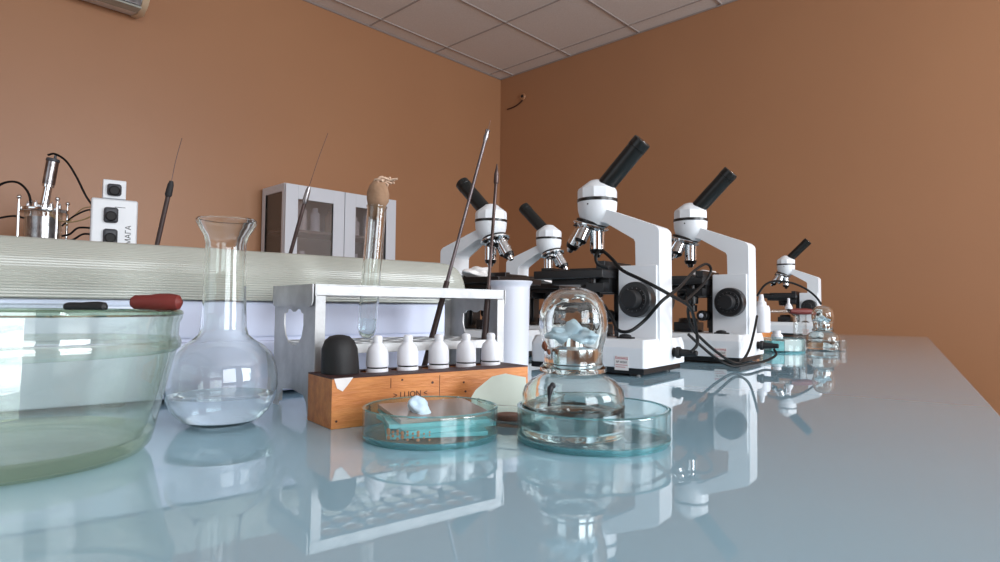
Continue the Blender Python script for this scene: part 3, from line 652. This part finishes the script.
# droppers lying across its rim
def pipette(a, b, label, cat, rubber, bulb_m='red', r=.0036, bl=.024):
    q = axis_mtx(a, b); L = (b - a).length; o = thing('glass_dropper', a, 0, label, cat, 'glass droppers')
    MB().lathe([(.0010, 0), (r * .45, .001), (r * .6, L * .12), (r, L * .2), (r, L), (r * .72, L), (r * .72, L * .21), (r * .35, L * .12), (.0006, .001), (.0010, 0)], 24, q).build('glass_tube', 'thinglass', o)
    if rubber:
        MB().lathe([(r * 1.02, L - .012), (r * 1.45, L - .010), (r * 1.5, L - .002), (r * 1.75, L + .004), (r * 1.8, L + bl * .6), (r * 1.5, L + bl * .9), (r * .6, L + bl), (0, L + bl)], 24, q).build('rubber_bulb', bulb_m, o)
    return o
zr = .0900
a1 = P(-120, 299, .375); b1 = P(152, 303, .385); a1.z = TZ + zr + .0042; b1.z = a1.z + .001
pipette(a1, b1, 'glass dropper with red-brown rubber bulb lying across the big glass dish', 'dropper', True, r=.0031, bl=.018)
a2 = P(-150, 308, .352); b2 = P(86, 309, .352); a2.z = b2.z = TZ + zr + .0022
pipette(a2, b2, 'glass dropper with black rubber end lying across the big glass dish', 'dropper', True, 'rubber', .0017, .012)

# ------------------------------------------------------------------ flat-bottomed flask
fc, _ = disc(185, 262, 427); fc = T(-.2190, .4890)
fo = thing('boiling_flask', fc, 0, 'round glass flask with flared neck, a third full of clear liquid', 'flask')
fo.rotation_euler = (0, R(0.0), 0)
fp = [(.0180, .0006), (.0225, .0010), (.0300, .0050), (.0362, .0120), (.0400, .0210), (.0415, .0300), (.0413, .0390), (.0395, .0480), (.0358, .0560), (.0300, .0620), (.0230, .0665), (.0185, .0705), (.0168, .0770), (.0160, .100), (.0152, .130), (.0152, .143), (.0165, .149), (.0200, .1550), (.0222, .1590), (.0226, .1612), (.0218, .1625)]
MB().lathe(shell(fp, .0013, .0022), 72).build('flask_glass', 'glass', fo)
def inner(profile, t, zin, ztop):
    pts = [(r - t - .00015, z) for r, z in profile if zin + .001 < z < ztop]
    rl = None
    for (r0, z0), (r1, z1) in zip(profile[:-1], profile[1:]):
        if z0 <= ztop <= z1: rl = r0 + (r1 - r0) * (ztop - z0) / (z1 - z0) - t - .00015
    return [(0, zin + .0003), (profile[0][0], zin + .0004)] + pts + [(rl, ztop), (0, ztop)]
MB().lathe(inner(fp, .0013, .0022, .0235), 64).build('liquid', 'water', fo)

# ------------------------------------------------------------------ white jar
jr = T(.0150, .888)
jp = [(.0262, 0), (.0270, .001), (.0275, .060), (.0282, .122), (.0290, .126), (.0318, .1300), (.0322, .1318), (.0314, .1325)]
jo = tag(MB().lathe(shell(jp, .0018, .004), 56).build('plastic_jar', 'jar', None, jr), 'tall white translucent plastic jar behind the right end of the rack', 'jar')

# ------------------------------------------------------------------ spirit lamps
def spirit_lamp(loc, label):
    o = thing('spirit_lamp', loc, 0, label, 'spirit lamp', 'glass spirit lamps')
    bp = [(.0335, .0), (.0362, .0012), (.0372, .004), (.0368, .020), (.0372, .0225), (.0364, .0245), (.0368, .0290), (.0350, .0345), (.0300, .0395), (.0245, .0425), (.0215, .0438), (.0165, .0445), (.0150, .0470), (.0150, .0560), (.0135, .0565)]
    bs = MB().lathe(shell(bp, .0028, .0045), 64).build('lamp_base', 'lampglass', o)
    MB().lathe([(0, .0049), (.0325, .0050), (.0337, .0075), (.0336, .0180), (0, .0180)], 56).build('spirit', 'water', bs)
    wk = MB().lathe([(.0155, .0478), (.0182, .0478), (.0183, .0610), (.0176, .0625), (.0090, .0640), (.0080, .0700), (0, .0702), (0, .0600), (.0140, .0600), (.0155, .0585), (.0155, .0478)], 40)
    wk.build('wick_holder', 'chrome', o)
    wb = MB().blob((0, 0, .0760), .0065, 3, .2, 180, (1, 1, 1.1)).blob((-.008, .003, .0720), .0095, 4, .35, 120, (1.1, 1, .6)).blob((.008, -.002, .0715), .0090, 4, .35, 130, (1.1, 1, .6))
    wb.build('wick', 'cotton', o, angle=80)
    cp_ = [(.0222, .0448), (.0238, .0455), (.0240, .0485), (.0222, .0502), (.0212, .0520), (.0212, .0600), (.0222, .0650), (.0240, .0710), (.0250, .0790), (.0243, .0880), (.0215, .0960), (.0165, .1020), (.0095, .1052), (.004, .1062)]
    ci = [(max(r - .0024, .0), z) for r, z in reversed(cp_)]
    ci[0] = (.002, .1034); 
    MB().lathe([(0, .1064)] + cp_[::-1] + [(.0198, .0446), (.0190, .0480), (.0188, .0600), (.0200, .0655), (.0216, .0715), (.0226, .0790), (.0219, .0870), (.0193, .0942), (.0148, .0995), (.0085, .1024), (0, .1034)], 64).build('glass_cap', 'lampglass', o)
    return o
lc3 = T(pc3.x - .0140, pc3.y + .002, .0030)
sl1 = spirit_lamp(lc3, 'domed clear glass spirit lamp standing in the bluish dish in the foreground')
dm = MB().tube([(-.0172, -.0298, .0400), (-.0190, -.0318, .0370), (-.0196, -.0324, .0330), (-.0199, -.0328, .0290), (-.0198, -.0324, .0255)], [.0006, .0022, .0014, .0007, .0013], 8, 4)
dm.blob((-.0176, -.0305, .0385), .0022, 2, .3, 300).build('dark_drip', 'ink', sl1)
sp_ = MB().blob((-.0215, -.0105, .064), .0032, 2, .4, 200, (.5, .9, 1.2)).blob((-.0190, -.0145, .060), .0018, 2, .4, 200, (.6, .9, 1))
sp_.build('brown_stain', 'lace', sl1)

# ------------------------------------------------------------------ far glassware at the end of the table
fd, fr_ = disc(762, 802, 353); fd.y += .0
petri('petri_dish', Vector((fd.x, fd.y, TZ)), .048, .030, .002, 'thinaqua', 'distant glass dish with a teal and white stack, in front of the farthest microscope')
tag(MB().box(-.034, -.006, -.024, .024, 0, .022, .001).build('teal_block', 'teal', None, Vector((fd.x, fd.y, TZ + .0035))), 'teal glass stack in the left half of the distant dish', 'glass stack')
tag(MB().box(-.004, .034, -.022, .022, 0, .025, .001).build('white_pad', 'paper', None, Vector((fd.x, fd.y, TZ + .0035))), 'white pad in the right half of the distant glass dish', 'pad')
sl2 = spirit_lamp(T(*(P(823, 345, 1.50).xy)), 'distant glass spirit lamp near the far right end of the table')
gs = MB().lathe(shell([(.013, 0), (.0145, .001), (.0145, .024), (.0138, .026)], .0012, .002), 32)
tag(gs.build('small_glass', 'thinglass', None, T(*(P(840, 345, 1.44).xy))), 'tiny clear glass cup to the right of the distant spirit lamp', 'glass cup')
b2 = wood_block(T(*(P(746, 345, 1.47).xy)), R(50), .0800, 'small wooden block seen between the second microscope and the distant dish')
b2.location = P(757, 345, 1.52); b2.location.z = TZ
wbp = P(765, 331, 1.50); wbp.z = TZ + .040
wbp.y += .02
wb_ = thing('squeeze_bottle', Vector((wbp.x, wbp.y, TZ + BH)), 0, 'white squeeze bottle with narrow nozzle standing on the distant wooden block', 'bottle')
MB().lathe([(0, 0), (.0195, 0), (.0205, .002), (.0205, .048), (.0195, .060), (.0170, .066), (0, .066)], 32).build('bottle_body', 'plastic', wb_)
MB().lathe([(0, .0658), (.0120, .0658), (.0115, .074), (.0070, .078), (.0050, .092), (.0035, .094), (0, .094)], 28).build('nozzle', 'plastic', wb_)
jb = MB().lathe([(0, 0), (.0125, 0), (.013, .001), (.013, .034), (.011, .038), (0, .038)], 28).lathe([(0, .0375), (.009, .0375), (.009, .046), (0, .046)], 24)
jbp = P(777, 345, 1.455); 
tag(jb.build('vial', 'plastic', None, Vector((jbp.x, jbp.y, TZ))), 'small white vial between the distant dish and wooden block', 'vial')
sup = P(800, 345, 1.62); 
hb_ = tag(MB().lathe(shell([(.015, 0), (.016, .002), (.016, .080), (.0172, .0855), (.0162, .0865)], .0013, .003), 40).build('glass_cylinder', 'thinglass', None, Vector((sup.x, sup.y, TZ))), 'narrow clear glass cylinder under the red bulb of the distant dropper', 'glass tube')
pa, pb = P(758, 312.5, 1.60), P(794, 312, 1.60); pa.z = pb.z = TZ + .0915
dd = pipette(pa, pb, 'glass dropper with long red rubber bulb lying level at the far end of the table', 'dropper', True, r=.0046, bl=.050)
MB().lathe([(0, .002), (.0090, .002), (.0095, .006), (.0060, .014), (.0035, .017), (.0028, .030), (0, .031)], 24, Matrix.Translation(pb - pa + Vector((-.014, 0, .004)))).build('nozzle_cap', 'plastic', dd)

# ------------------------------------------------------------------ crumpled white wraps on the stages
def wrap(px, py, Y, r, sq, label, lift=0):
    c = P(px, py, Y); b = MB().blob((0, 0, 0), r, 4, .28, 70, sq); 
    return tag(b.build('crumpled_tissue', 'plastic', None, c, angle=30), label, 'tissue', 'crumpled white tissues on the stages')
def on_stage(o, lx, ly, z=.151):
    a = o.rotation_euler.z; return o.location + Vector((math.cos(a) * lx - math.sin(a) * ly, math.sin(a) * lx + math.cos(a) * ly, z))
def wrap_at(mc, lx, ly, r, sq, label):
    c = on_stage(mc, lx, ly); b = MB().blob((0, 0, r * sq[2] * .75), r, 4, .28, 70, sq)
    tag(b.build('crumpled_tissue', 'paper', None, c, angle=30), label, 'tissue', 'crumpled white tissues on the stages')
wrap_at(mic3, -.12, .045, .020, (1.3, .9, .55), 'crumpled white tissue on the stage of the left microscope behind the rack')
wrap_at(mic5, -.14, .038, .022, (1.2, 1, .5), 'crumpled white tissue on the stage of the smaller left-facing microscope')
wrap_at(mic2, -.10, .042, .018, (1.4, .9, .6), 'crumpled white tissue on the stage of the second right-hand microscope')

# ------------------------------------------------------------------ cords
def cord(label, pts, r=.0022, plug=None):
    W = [P(*p) for p in pts]; o = thing('power_cord', W[0], 0, label, 'cord', 'black cords hanging on the microscopes')
    MB().tube([q - W[0] for q in W], r, 8, 8).build('cable', 'cable', o)
    if plug:
        a, b = Vector(plug[0]) - W[0], Vector(plug[1]) - W[0]
        MB().cyl(a, a.lerp(b, .2), .0085, .0085, 20, .001).cyl(a.lerp(b, .15), b, .0058, .0042, 20, .0008).build('plug', 'rubber', o)
    return o
def sock(o, d):
    a = o.rotation_euler.z; lx, ly = d, .026
    return o.location + Vector((math.cos(a) * lx - math.sin(a) * ly, math.sin(a) * lx + math.cos(a) * ly, .030))
s1a, s1b = sock(mic1, .0045), sock(mic1, .036); s2a, s2b = sock(mic2, .0045), sock(mic2, .036)
c1 = cord('black cord looping from the nearest microscope objective down to the plug in its foot', [(608, 268, .86), (598, 264, .86), (596, 256, .86), (602, 251, .86), (612, 259, .84), (622, 270, .82), (640, 279, .80), (656, 287, .79), (674, 297, .80), (689, 306, .84), (694, 318, .88), (697, 335, .90), (697, 345, .90), (691, 352, .895)], .0024, (s1a, s1b))
c2 = cord('black cord crossing from the nearest microscope over to the second one', [(604, 305, .82), (612, 318, .80), (618, 330, .79), (630, 331, .78), (645, 320, .785), (662, 301, .775), (680, 287, .83), (694, 271, .95), (706, 264, 1.0), (711, 270, 1.0), (705, 282, .98), (692, 295, .93), (684, 303, .88)], .0022)
c3 = cord('black cord trailing past the second microscope foot up behind its pillar', [(690, 300, .88), (688, 312, .90), (692, 328, .92), (705, 342, .93), (718, 353, .935), (732, 362, .96), (741, 362, .975), (749, 350, 1.02), (754, 332, 1.05), (757, 316, 1.08)], .0022)
c4 = cord('black cord curling on the table out of the second microscope plug', [(688, 334, .95), (700, 345, .95), (716, 358, .955), (732, 366, .965), (748, 364, .98), (765, 361, 1.05), (776, 355, 1.09), (774, 349, 1.10)], .0022, (s2a, s2b))
c5 = cord('black cord arching over the farthest microscope stage', [(757, 296, 2.0), (765, 285, 2.0), (776, 281, 2.0), (792, 283, 2.0), (806, 289, 2.0), (816, 297, 2.0), (821, 304, 2.02)], .0034)

# ------------------------------------------------------------------ wall bench and things on it
bz = .80
bench = thing('side_bench', room(0, 0, 0), -WYAW, 'grey laboratory bench along the far-left wall carrying the steel apparatus', 'bench')
MB().box(.06, .86, -4.6, -2.35, bz - .04, bz, .003).build('worktop', 'white_trim', bench)
MB().box(.10, .82, -4.55, -2.40, .08, bz - .04, .003).build('carcass', 'cabinet', bench)
MB().box(.14, .78, -4.50, -2.45, 0, .08, .003).build('plinth', 'dark', bench)
# bioreactor
Yb = 2.42; k_ = Yb / F
bp = P(40, 300, Yb); rb = thing('steel_bioreactor', Vector((bp.x, bp.y, bz)), R(20), 'shiny steel laboratory vessel with tall central motor and thin cables, far left', 'laboratory vessel')
zt = P(40, 210, Yb).z - bz
zl = zt - .30
MB().lathe(shell([(.058, zl), (.062, zl + .004), (.062, zt - .01), (.066, zt - .005)], .003, zl + .01), 40).build('glass_vessel', 'thinglass', rb)
MB().lathe([(0, zl + .012), (.052, zl + .012), (.052, zt - .03), (0, zt - .03)], 32).build('inner_column', 'steel', rb)
MB().lathe([(0, zt - .012), (.082, zt - .012), (.084, zt - .008), (.084, zt), (.080, zt + .003), (.030, zt + .004), (.030, zt + .016), (0, zt + .016)], 40).build('head_plate', 'chrome', rb)
MB().lathe([(0, 0), (.095, 0), (.095, .012), (.085, .02), (.03, .024), (.03, zl), (.062, zl), (.062, zl + .002), (0, zl + .002)], 36).build('stand', 'steel', rb)
for k in range(4):
    a = R(45 + 90 * k); x, y = .088 * math.cos(a), .088 * math.sin(a)
    o = MB().cyl((x, y, .01), (x, y, zt + .015), .005, .005, 14).build('rod', 'chrome', rb)
    if k in (0, 3, 1, 2): MB().cyl((x, y, zt + .014), (x, y, zt + .032), .003, .003, 12).blob((x, y, zt + .038), .0085, 3, 0).build('ball_knob', 'chrome', o)
for k in range(6):
    a = R(60 * k + 15); x, y = .05 * math.cos(a), .05 * math.sin(a)
    MB().cyl((x, y, zt), (x, y, zt + .022), .008, .007, 14, .001).cyl((x, y, zt + .02), (x, y, zt + .03), .004, .004, 10).build('port', 'chrome', rb)
mt = Matrix.Translation((0, 0, zt)) @ Matrix.Rotation(R(8), 4, Vector((math.sin(R(20)), math.cos(R(20)), 0)))
dz = P(40, 158, Yb).z - bz - zt
dv = MB().cyl((0, 0, .0), (0, 0, dz * .50), .016, .014, 24, .001, mt).cyl((0, 0, .010), (0, 0, dz * .12), .024, .022, 24, .001, mt).cyl((0, 0, dz * .44), (0, 0, dz * .50), .021, .021, 24, .001, mt)
dv.build('drive_shaft', 'chrome', rb)
mo = MB().cyl((0, 0, dz * .50), (0, 0, dz * .94), .0215, .0215, 32, .001, mt).build('motor', 'steel', rb)
MB().cyl((0, 0, dz * .94), (0, 0, dz), .0235, .0225, 32, .002, mt).cyl((.006, 0, dz), (.006, 0, dz * 1.1), .005, .004, 12, 0, mt).build('motor_cap', 'grey', mo)
# pump controller boxes
Yc = 2.38; cb_ = P(113, 300, Yc); cw = P(134, 220, Yc).x - P(94, 220, Yc).x; zt2 = P(113, 199, Yc).z - bz; zt3 = P(113, 180, Yc).z - bz
ctl = thing('pump_controller', Vector((cb_.x - .006, cb_.y, bz)), R(34), 'white control box with black pump heads stacked down its front, beside steel vessel', 'control box')
MB().box(-cw / 2, cw / 2, 0, .20, 0, zt2, .008, seg=3).build('casing', 'white', ctl)
MB().box(-cw * .27, cw * .23, .0, .15, zt2 + .0005, zt3, .004).build('upper_casing', 'white', ctl)
zz = [P(113, v, Yc).z - bz for v in (190, 215.5, 237, 259)]
for k, z in enumerate(zz):
    x = -.012 if k else -.004
    hd = MB().box(x - .024, x + .024, -.020, .001, z - .030 if k else z - .024, z + .030 if k else z + .022, .010, seg=3).build('pump_head', 'grey', ctl)
    MB().cyl((x, -.021, z - .006), (x, -.028, z - .006), .019, .017, 32, .002).build('rotor', 'rubber', hd)
text('printed_name', 'МАГА', 'ink', .027, ctl, (cw * .36, -.001, zz[3] + .058), (PI / 2, R(-90), 0), .0003, 'LEFT')
MB().box(.0, .035, -.0008, .0002, zz[1] + .032, zz[1] + .034).build('printed_line', 'ink', ctl)
def bcord(label, pts, r, m='cable', name='cable_lead'):
    W = [P(*p) for p in pts]; tag(MB().tube([q - W[0] for q in W], r, 8, 8).build(name, m, None, W[0]), label, 'cable', 'leads of the steel vessel')
bcord('black lead arching from motor top of the steel vessel to the control box', [(48, 155, Yb), (55, 154, Yb), (66, 161, Yb), (76, 176, Yb), (86, 196, Yb), (94, 207, Yb + .03), (99, 212, Yc + .12)], .0042)
bcord('dark lead curving down into the steel vessel from the left edge', [(-30, 214, Yb), (-6, 190, Yb), (4, 183, Yb), (16, 182, Yb), (25, 188, Yb), (30, 198, Yb), (30, 211, Yb)], .0045)
bcord('dark lead running in from the left edge low on the steel vessel', [(-20, 224, Yb), (0, 218, Yb), (14, 216, Yb), (24, 218, Yb)], .004)
bcord('thin yellowish tube between the steel vessel and the control box', [(48, 210, Yb - .03), (56, 219, Yb - .03), (68, 222, Yb - .05), (82, 220, Yb - .06), (97, 214, Yc - .02)], .0028, 'yellowtube')
bcord('thin yellowish tube looping above the others towards the control box', [(66, 226, Yb), (74, 216, Yb), (84, 208, Yb), (97, 207, Yc + .05)], .0022, 'yellowtube')
bcord('black lead sagging from the base of the steel vessel to the control box, upper', [(62, 236, Yb), (70, 234, Yb), (78, 228, Yb), (90, 228, Yb), (99, 230, Yc + .03)], .004)
bcord('black lead sagging from the base of the steel vessel to the control box, lower', [(60, 240, Yb), (72, 240, Yb), (84, 234, Yb), (99, 236, Yc + .03)], .004)
bcord('short black lead rising beside the steel vessel towards the control box', [(62, 226, Yb), (70, 219, Yb), (76, 215, Yb), (88, 210, Yb + .02), (99, 211, Yc + .08)], .0035)
# small dark knob on the right side of the controller
# ------------------------------------------------------------------ glazed cabinet
Ya = 3.45; ca = P(283, 300, Ya); topz = P(283, 182, Ya).z
cabn = thing('glazed_cabinet', Vector((ca.x, ca.y, 0)), R(90) - R(44.5), 'white cabinet with dark glazed doors standing against the left wall', 'cabinet')
W_ = on_line(394, ca, R(44.5)); W_ = math.hypot(W_.x - ca.x, W_.y - ca.y); Hc = topz; Dp = .30
tk = .022
cb = MB().box(0, W_, 0.02, Dp, Hc - tk, Hc, .002).box(0, W_, .02, Dp, .0, .10, .002).box(0, W_, Dp - .01, Dp, .1, Hc - tk, .001)
cb.box(W_ - tk, W_, .02, Dp - .01, .1, Hc - tk, .001)
cb.box(0, tk, .02, .045, .1, Hc - tk, .001).box(0, tk, Dp - .045, Dp - .01, .1, Hc - tk, .001).box(0, tk, .045, Dp - .045, .1, .5, .001).box(0, tk, .045, Dp - .045, Hc - .045, Hc - tk, .001)
cb.build('carcass', 'cabinet', cabn)
MB().box(.006, .010, .046, Dp - .046, .5, Hc - .046).build('side_pane', 'cabglass', cabn)
for z in (.75, 1.05, 1.32): MB().box(tk, W_ - tk, .03, Dp - .012, z, z + .015, .001).build('shelf', 'inside', cabn)
for k in range(2):
    a, b = k * W_ / 2 + .002, (k + 1) * W_ / 2 - .002
    fr = .075
    dr_ = MB().box(a, a + fr, 0, .019, .11, Hc - .004, .002).box(b - fr, b, 0, .019, .11, Hc - .004, .002).box(a + fr, b - fr, 0, .019, Hc - .085, Hc - .004, .002).box(a + fr, b - fr, 0, .019, .11, .6, .002)
    d_ = dr_.build('door', 'cabinet', cabn)
    MB().box(a + fr, b - fr, .008, .012, .6, Hc - .085).build('pane', 'cabglass', d_)
    MB().cyl((b - .03 if k == 0 else a + .03, -.012, 1.0), (b - .03 if k == 0 else a + .03, -.012, 1.12), .005, .005, 12, .001).build('handle', 'chrome', d_)
kinds = [('paper', .05, .16), ('pinkplate', .035, .12), ('beige', .045, .14), ('cabinet', .03, .18)]
random.seed(4)
for zi, z in enumerate((1.0655, 1.3355)):
    for k in range(7):
        m, r_, h_ = kinds[(k * 3 + zi) % 4]; x = .09 + k * (W_ - .16) / 6.5; y = .15 + random.uniform(-.03, .03)
        h_ *= random.uniform(.8, 1.2); r_ = min(r_, .036)
        jl = MB().lathe([(0, 0), (r_, 0), (r_, h_ * .75), (r_ * .6, h_ * .85), (r_ * .6, h_), (0, h_)], 20).build('storage_jar', m, None, cabn.matrix_basis @ Vector((x, y, z)))
        tag(jl, 'dim %s jar on the %s shelf in the white cabinet, %s' % ({'paper': 'white', 'pinkplate': 'pinkish', 'beige': 'beige', 'cabinet': 'pale grey'}[m], ('lower', 'upper')[zi], ['by its left end', 'second from left', 'third from left', 'at the middle', 'third from right', 'second from right', 'by its right end'][k]), 'jar', 'jars inside the glazed cabinet')
# ------------------------------------------------------------------ air conditioner
ax = lambda px, Y: P(px, 10, Y)
def wall_pt(px, py, off=0.0):
    d = ray(px, py); # intersect the left wall plane shifted by off
    n_ = RX; t_ = ((CORNER + RX * off) - CAM).dot(n_) / d.dot(n_); return CAM + d * t_
e = wall_pt(150, 9, .20); yl = (e - CORNER).dot(RY); zb = e.z
ac = thing('air_conditioner', room(0.001, yl, zb), -WYAW, 'white wall-mounted air conditioner with beige end cap at the top left corner', 'air conditioner')
sidep = [(0, 0.02), (.10, 0.0), (.17, .03), (.205, .075), (.21, .25), (.19, .275), (0, .28)]
def ext(mb, pts, y0, y1):
    mb.plate(pts, [], y0, y1, Matrix(((1, 0, 0, 0), (0, 0, 1, 0), (0, 1, 0, 0), (0, 0, 0, 1))))
    return mb
ext(MB(), sidep, -.98, -.03).build('body', 'white_trim', ac)
ext(MB(), [(x * 1.03 if x else 0, (z - .14) * 1.04 + .138) for x, z in sidep], -.0298, 0).build('end_cap', 'beige', ac)
MB().box(.176, .180, -.96, -.035, .0, .03, .001, Matrix.Translation((0, 0, .012))).box(.10, .17, -.96, -.035, .004, .010, .001).build('louvre', 'steel', ac)
MB().box(.202, .2085, -.95, -.035, .078, .092, .001).box(.2085, .2112, -.95, -.035, .13, .133).box(.2085, .2112, -.95, -.035, .18, .183).build('front_slot', 'grey', ac)
MB().box(.12, .19, -.96, -.035, -.008, .002, .001).build('deflector', 'diffuser', ac)
# ------------------------------------------------------------------ cable stub on the right wall
d = ray(523, 97); t_ = (CORNER - CAM).dot(RY) / d.dot(RY); hp = CAM + d * t_
hk = thing('wall_cable_outlet', hp, -WYAW, 'small round brown cable outlet high on the right wall by the corner', 'cable outlet')
MB().cyl((0, 0, 0), (0, -.012, 0), .030, .028, 28, .002).build('ring', 'wall', hk)
MB().cyl((0, -.0115, .004), (0, -.0135, .004), .013, .013, 20).build('hole', 'dark', hk)
MB().tube([(0, -.008, -.028), (-.04, -.006, -.05), (-.10, -.006, -.065), (-.17, -.006, -.068)], .005, 8, 6).build('painted_cable', 'wood_dark', hk)
